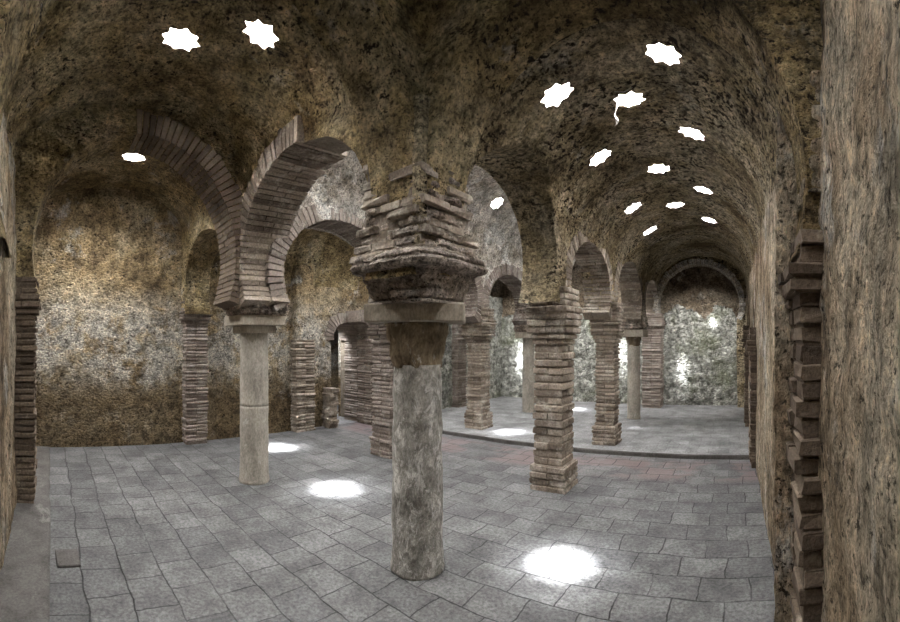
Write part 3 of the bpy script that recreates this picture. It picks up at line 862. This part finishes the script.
# small doorway: brick lined jamb and arch
dA = Arch(5.25, .30, 1.62, .32, 1.6)
B = voussoirs(dA, O, Y, X, -7.05, -6.48, .2, bt=.05, proud=0, seed=31)
t = root('brick_archway', (-6.4, 5.3, 0), 'low brick-lined archway opening in the far left wall', 'archway')
mesh_obj('arch_ring', B.v, B.f, M['brickG'], t, tones=B.t)
B = brick_stack(-6.42, 5.59, [(-.01, 1.62, .40, .10)], .05, seed=32, blen=.2)
mesh_obj('jamb', B.v, B.f, M['brickG'], t, tones=B.t)
V, F = lathe(0, 0, [(0, .1), (.1, .1)], 8)
B = Box()
rr = random.Random(5)
for i in range(34):   # arch courses that turn over the jamb, seen from the hall
    a = PI * .5 * i / 34
    for (x0, x1) in ((-6.8, -6.42), (-6.41, -6.04)) if i % 2 else ((-6.8, -6.55), (-6.54, -6.04)):
        ra, rb_ = .30, .50
        b_ = PI * .5 * (i + .8) / 34
        e = rr.uniform(-.006, .006)
        pts = []
        for x in (x0, x1 + e):
            for (an, r) in ((a, ra), (b_, ra), (b_, rb_), (a, rb_)):
                pts.append(Vector((x, 5.25 + (r + e) * math.cos(an), 1.62 + (r + e) * math.sin(an) * 1.07)))
        B.hexa(pts, rr.random())
mesh_obj('arch_courses', B.v, B.f, M['brickG'], t, tones=B.t)

# loose slab in the floor beside the channel
V, F = slab(-3.17, .13, .12, .085, -.004, .02, .05, bev=.006)
tag(mesh_obj('paving_slab', V, F, M['kerb']), 'loose cracked paving slab beside the channel at lower left', 'slab')

# ------------------------------------------------------------------ roof mass: keeps the sky out between the vaults
# ------------------------------------------------------------------ light
def beam(loc, to, power, ang, blend=.5, size=.03, col=(.95, .97, 1)):
    L = bpy.data.lights.new('sky_or_fill_beam', 'SPOT'); L.energy = power; L.spot_size = math.radians(ang); L.spot_blend = blend
    L.shadow_soft_size = size; L.color = col
    o = bpy.data.objects.new('sky_or_fill_beam', L); COL.objects.link(o); o.location = loc
    o.rotation_euler = (Vector(to) - Vector(loc)).to_track_quat('-Z', 'Y').to_euler()
BP = 1900
def patch(loc, to, power, ang):
    beam(loc, to, power, ang * .98, 1)
    beam(loc, to, power * .11, ang * 2.0, 1)
patch((-1.25, 2.93, 3.3), (-1.2, 2.88, 0), BP, 11)
patch((-3.69, 2.86, 3.7), (-3.69, 2.86, 0), BP, 11)
patch((-5.55, 3.3, 3.3), (-5.6, 3.25, 0), BP, 12)
patch((-3.66, 6.1, 3.7), (-3.6, 6.4, 0), BP * .7, 10)
patch((-3.6, 8.6, 3.7), (-3.48, 9.1, 0), BP * .7, 10)
beam((-1.33, 6.87, 3.3), (-1.75, 7.5, 0), 120, 6, 1)
patch((-1.2, 9.0, 3.35), (-1.19, 10.3, .9), BP * .34, 8)
patch((-.5, 9.3, 3.3), (-.47, 10.3, 2.0), BP * .13, 8)
patch((-5.5, 9.3, 3.3), (-5.45, 10.3, 1.1), BP * .55, 10)
patch((-3.9, 9.3, 3.8), (-3.88, 10.3, 1.25), BP * .15, 8)
patch((-2.7, 9.3, 3.8), (-2.68, 10.3, 1.3), BP * .34, 9)

def fill_flood(loc, to, power, ang=110, col=(1, .98, .95)):  # added fill spots that brighten the back wall, no opening behind them
    beam(loc, to, power, ang, 1, .05, col)
fill_flood((-.7, 8.7, 3.2), (-.8, 10.3, .9), 75, 90)
fill_flood((-3.2, 8.7, 3.6), (-3.2, 10.3, .9), 75, 90)
fill_flood((-5.3, 8.7, 3.2), (-5.5, 10.3, .9), 45, 90)
beam((-6.85, 5.2, 1.9), (-7.6, 5.3, 0), 30, 120, 1)  # added fill lamp for the dark passage, no skylight above it
w = bpy.data.worlds.new('sky'); sc.world = w; w.use_nodes = True
w.node_tree.nodes['Background'].inputs[0].default_value = (.95, .97, 1, 1)
w.node_tree.nodes['Background'].inputs[1].default_value = 12

cam = bpy.data.cameras.new('camera'); co = bpy.data.objects.new('camera', cam); COL.objects.link(co)
cam.type = 'PANO'; cam.panorama_type = 'CENTRAL_CYLINDRICAL'
FPX = 435.0; HZ = 340.0
cam.central_cylindrical_range_u_min = -450 / FPX; cam.central_cylindrical_range_u_max = 450 / FPX
cam.central_cylindrical_range_v_min = -(622 - HZ) / FPX; cam.central_cylindrical_range_v_max = HZ / FPX
cam.central_cylindrical_radius = 1.0
cam.clip_start = .05; cam.clip_end = 200
co.location = (0, 0, 1.6); co.rotation_euler = (PI / 2, 0, 283 / FPX)
sc.camera = co
sc.view_settings.view_transform = 'Standard'; sc.view_settings.look = 'None'
sc.view_settings.gamma = 1; sc.view_settings.use_curve_mapping = False
sc.view_settings.exposure = 2.25
sc.cycles.max_bounces = 10; sc.cycles.diffuse_bounces = 8
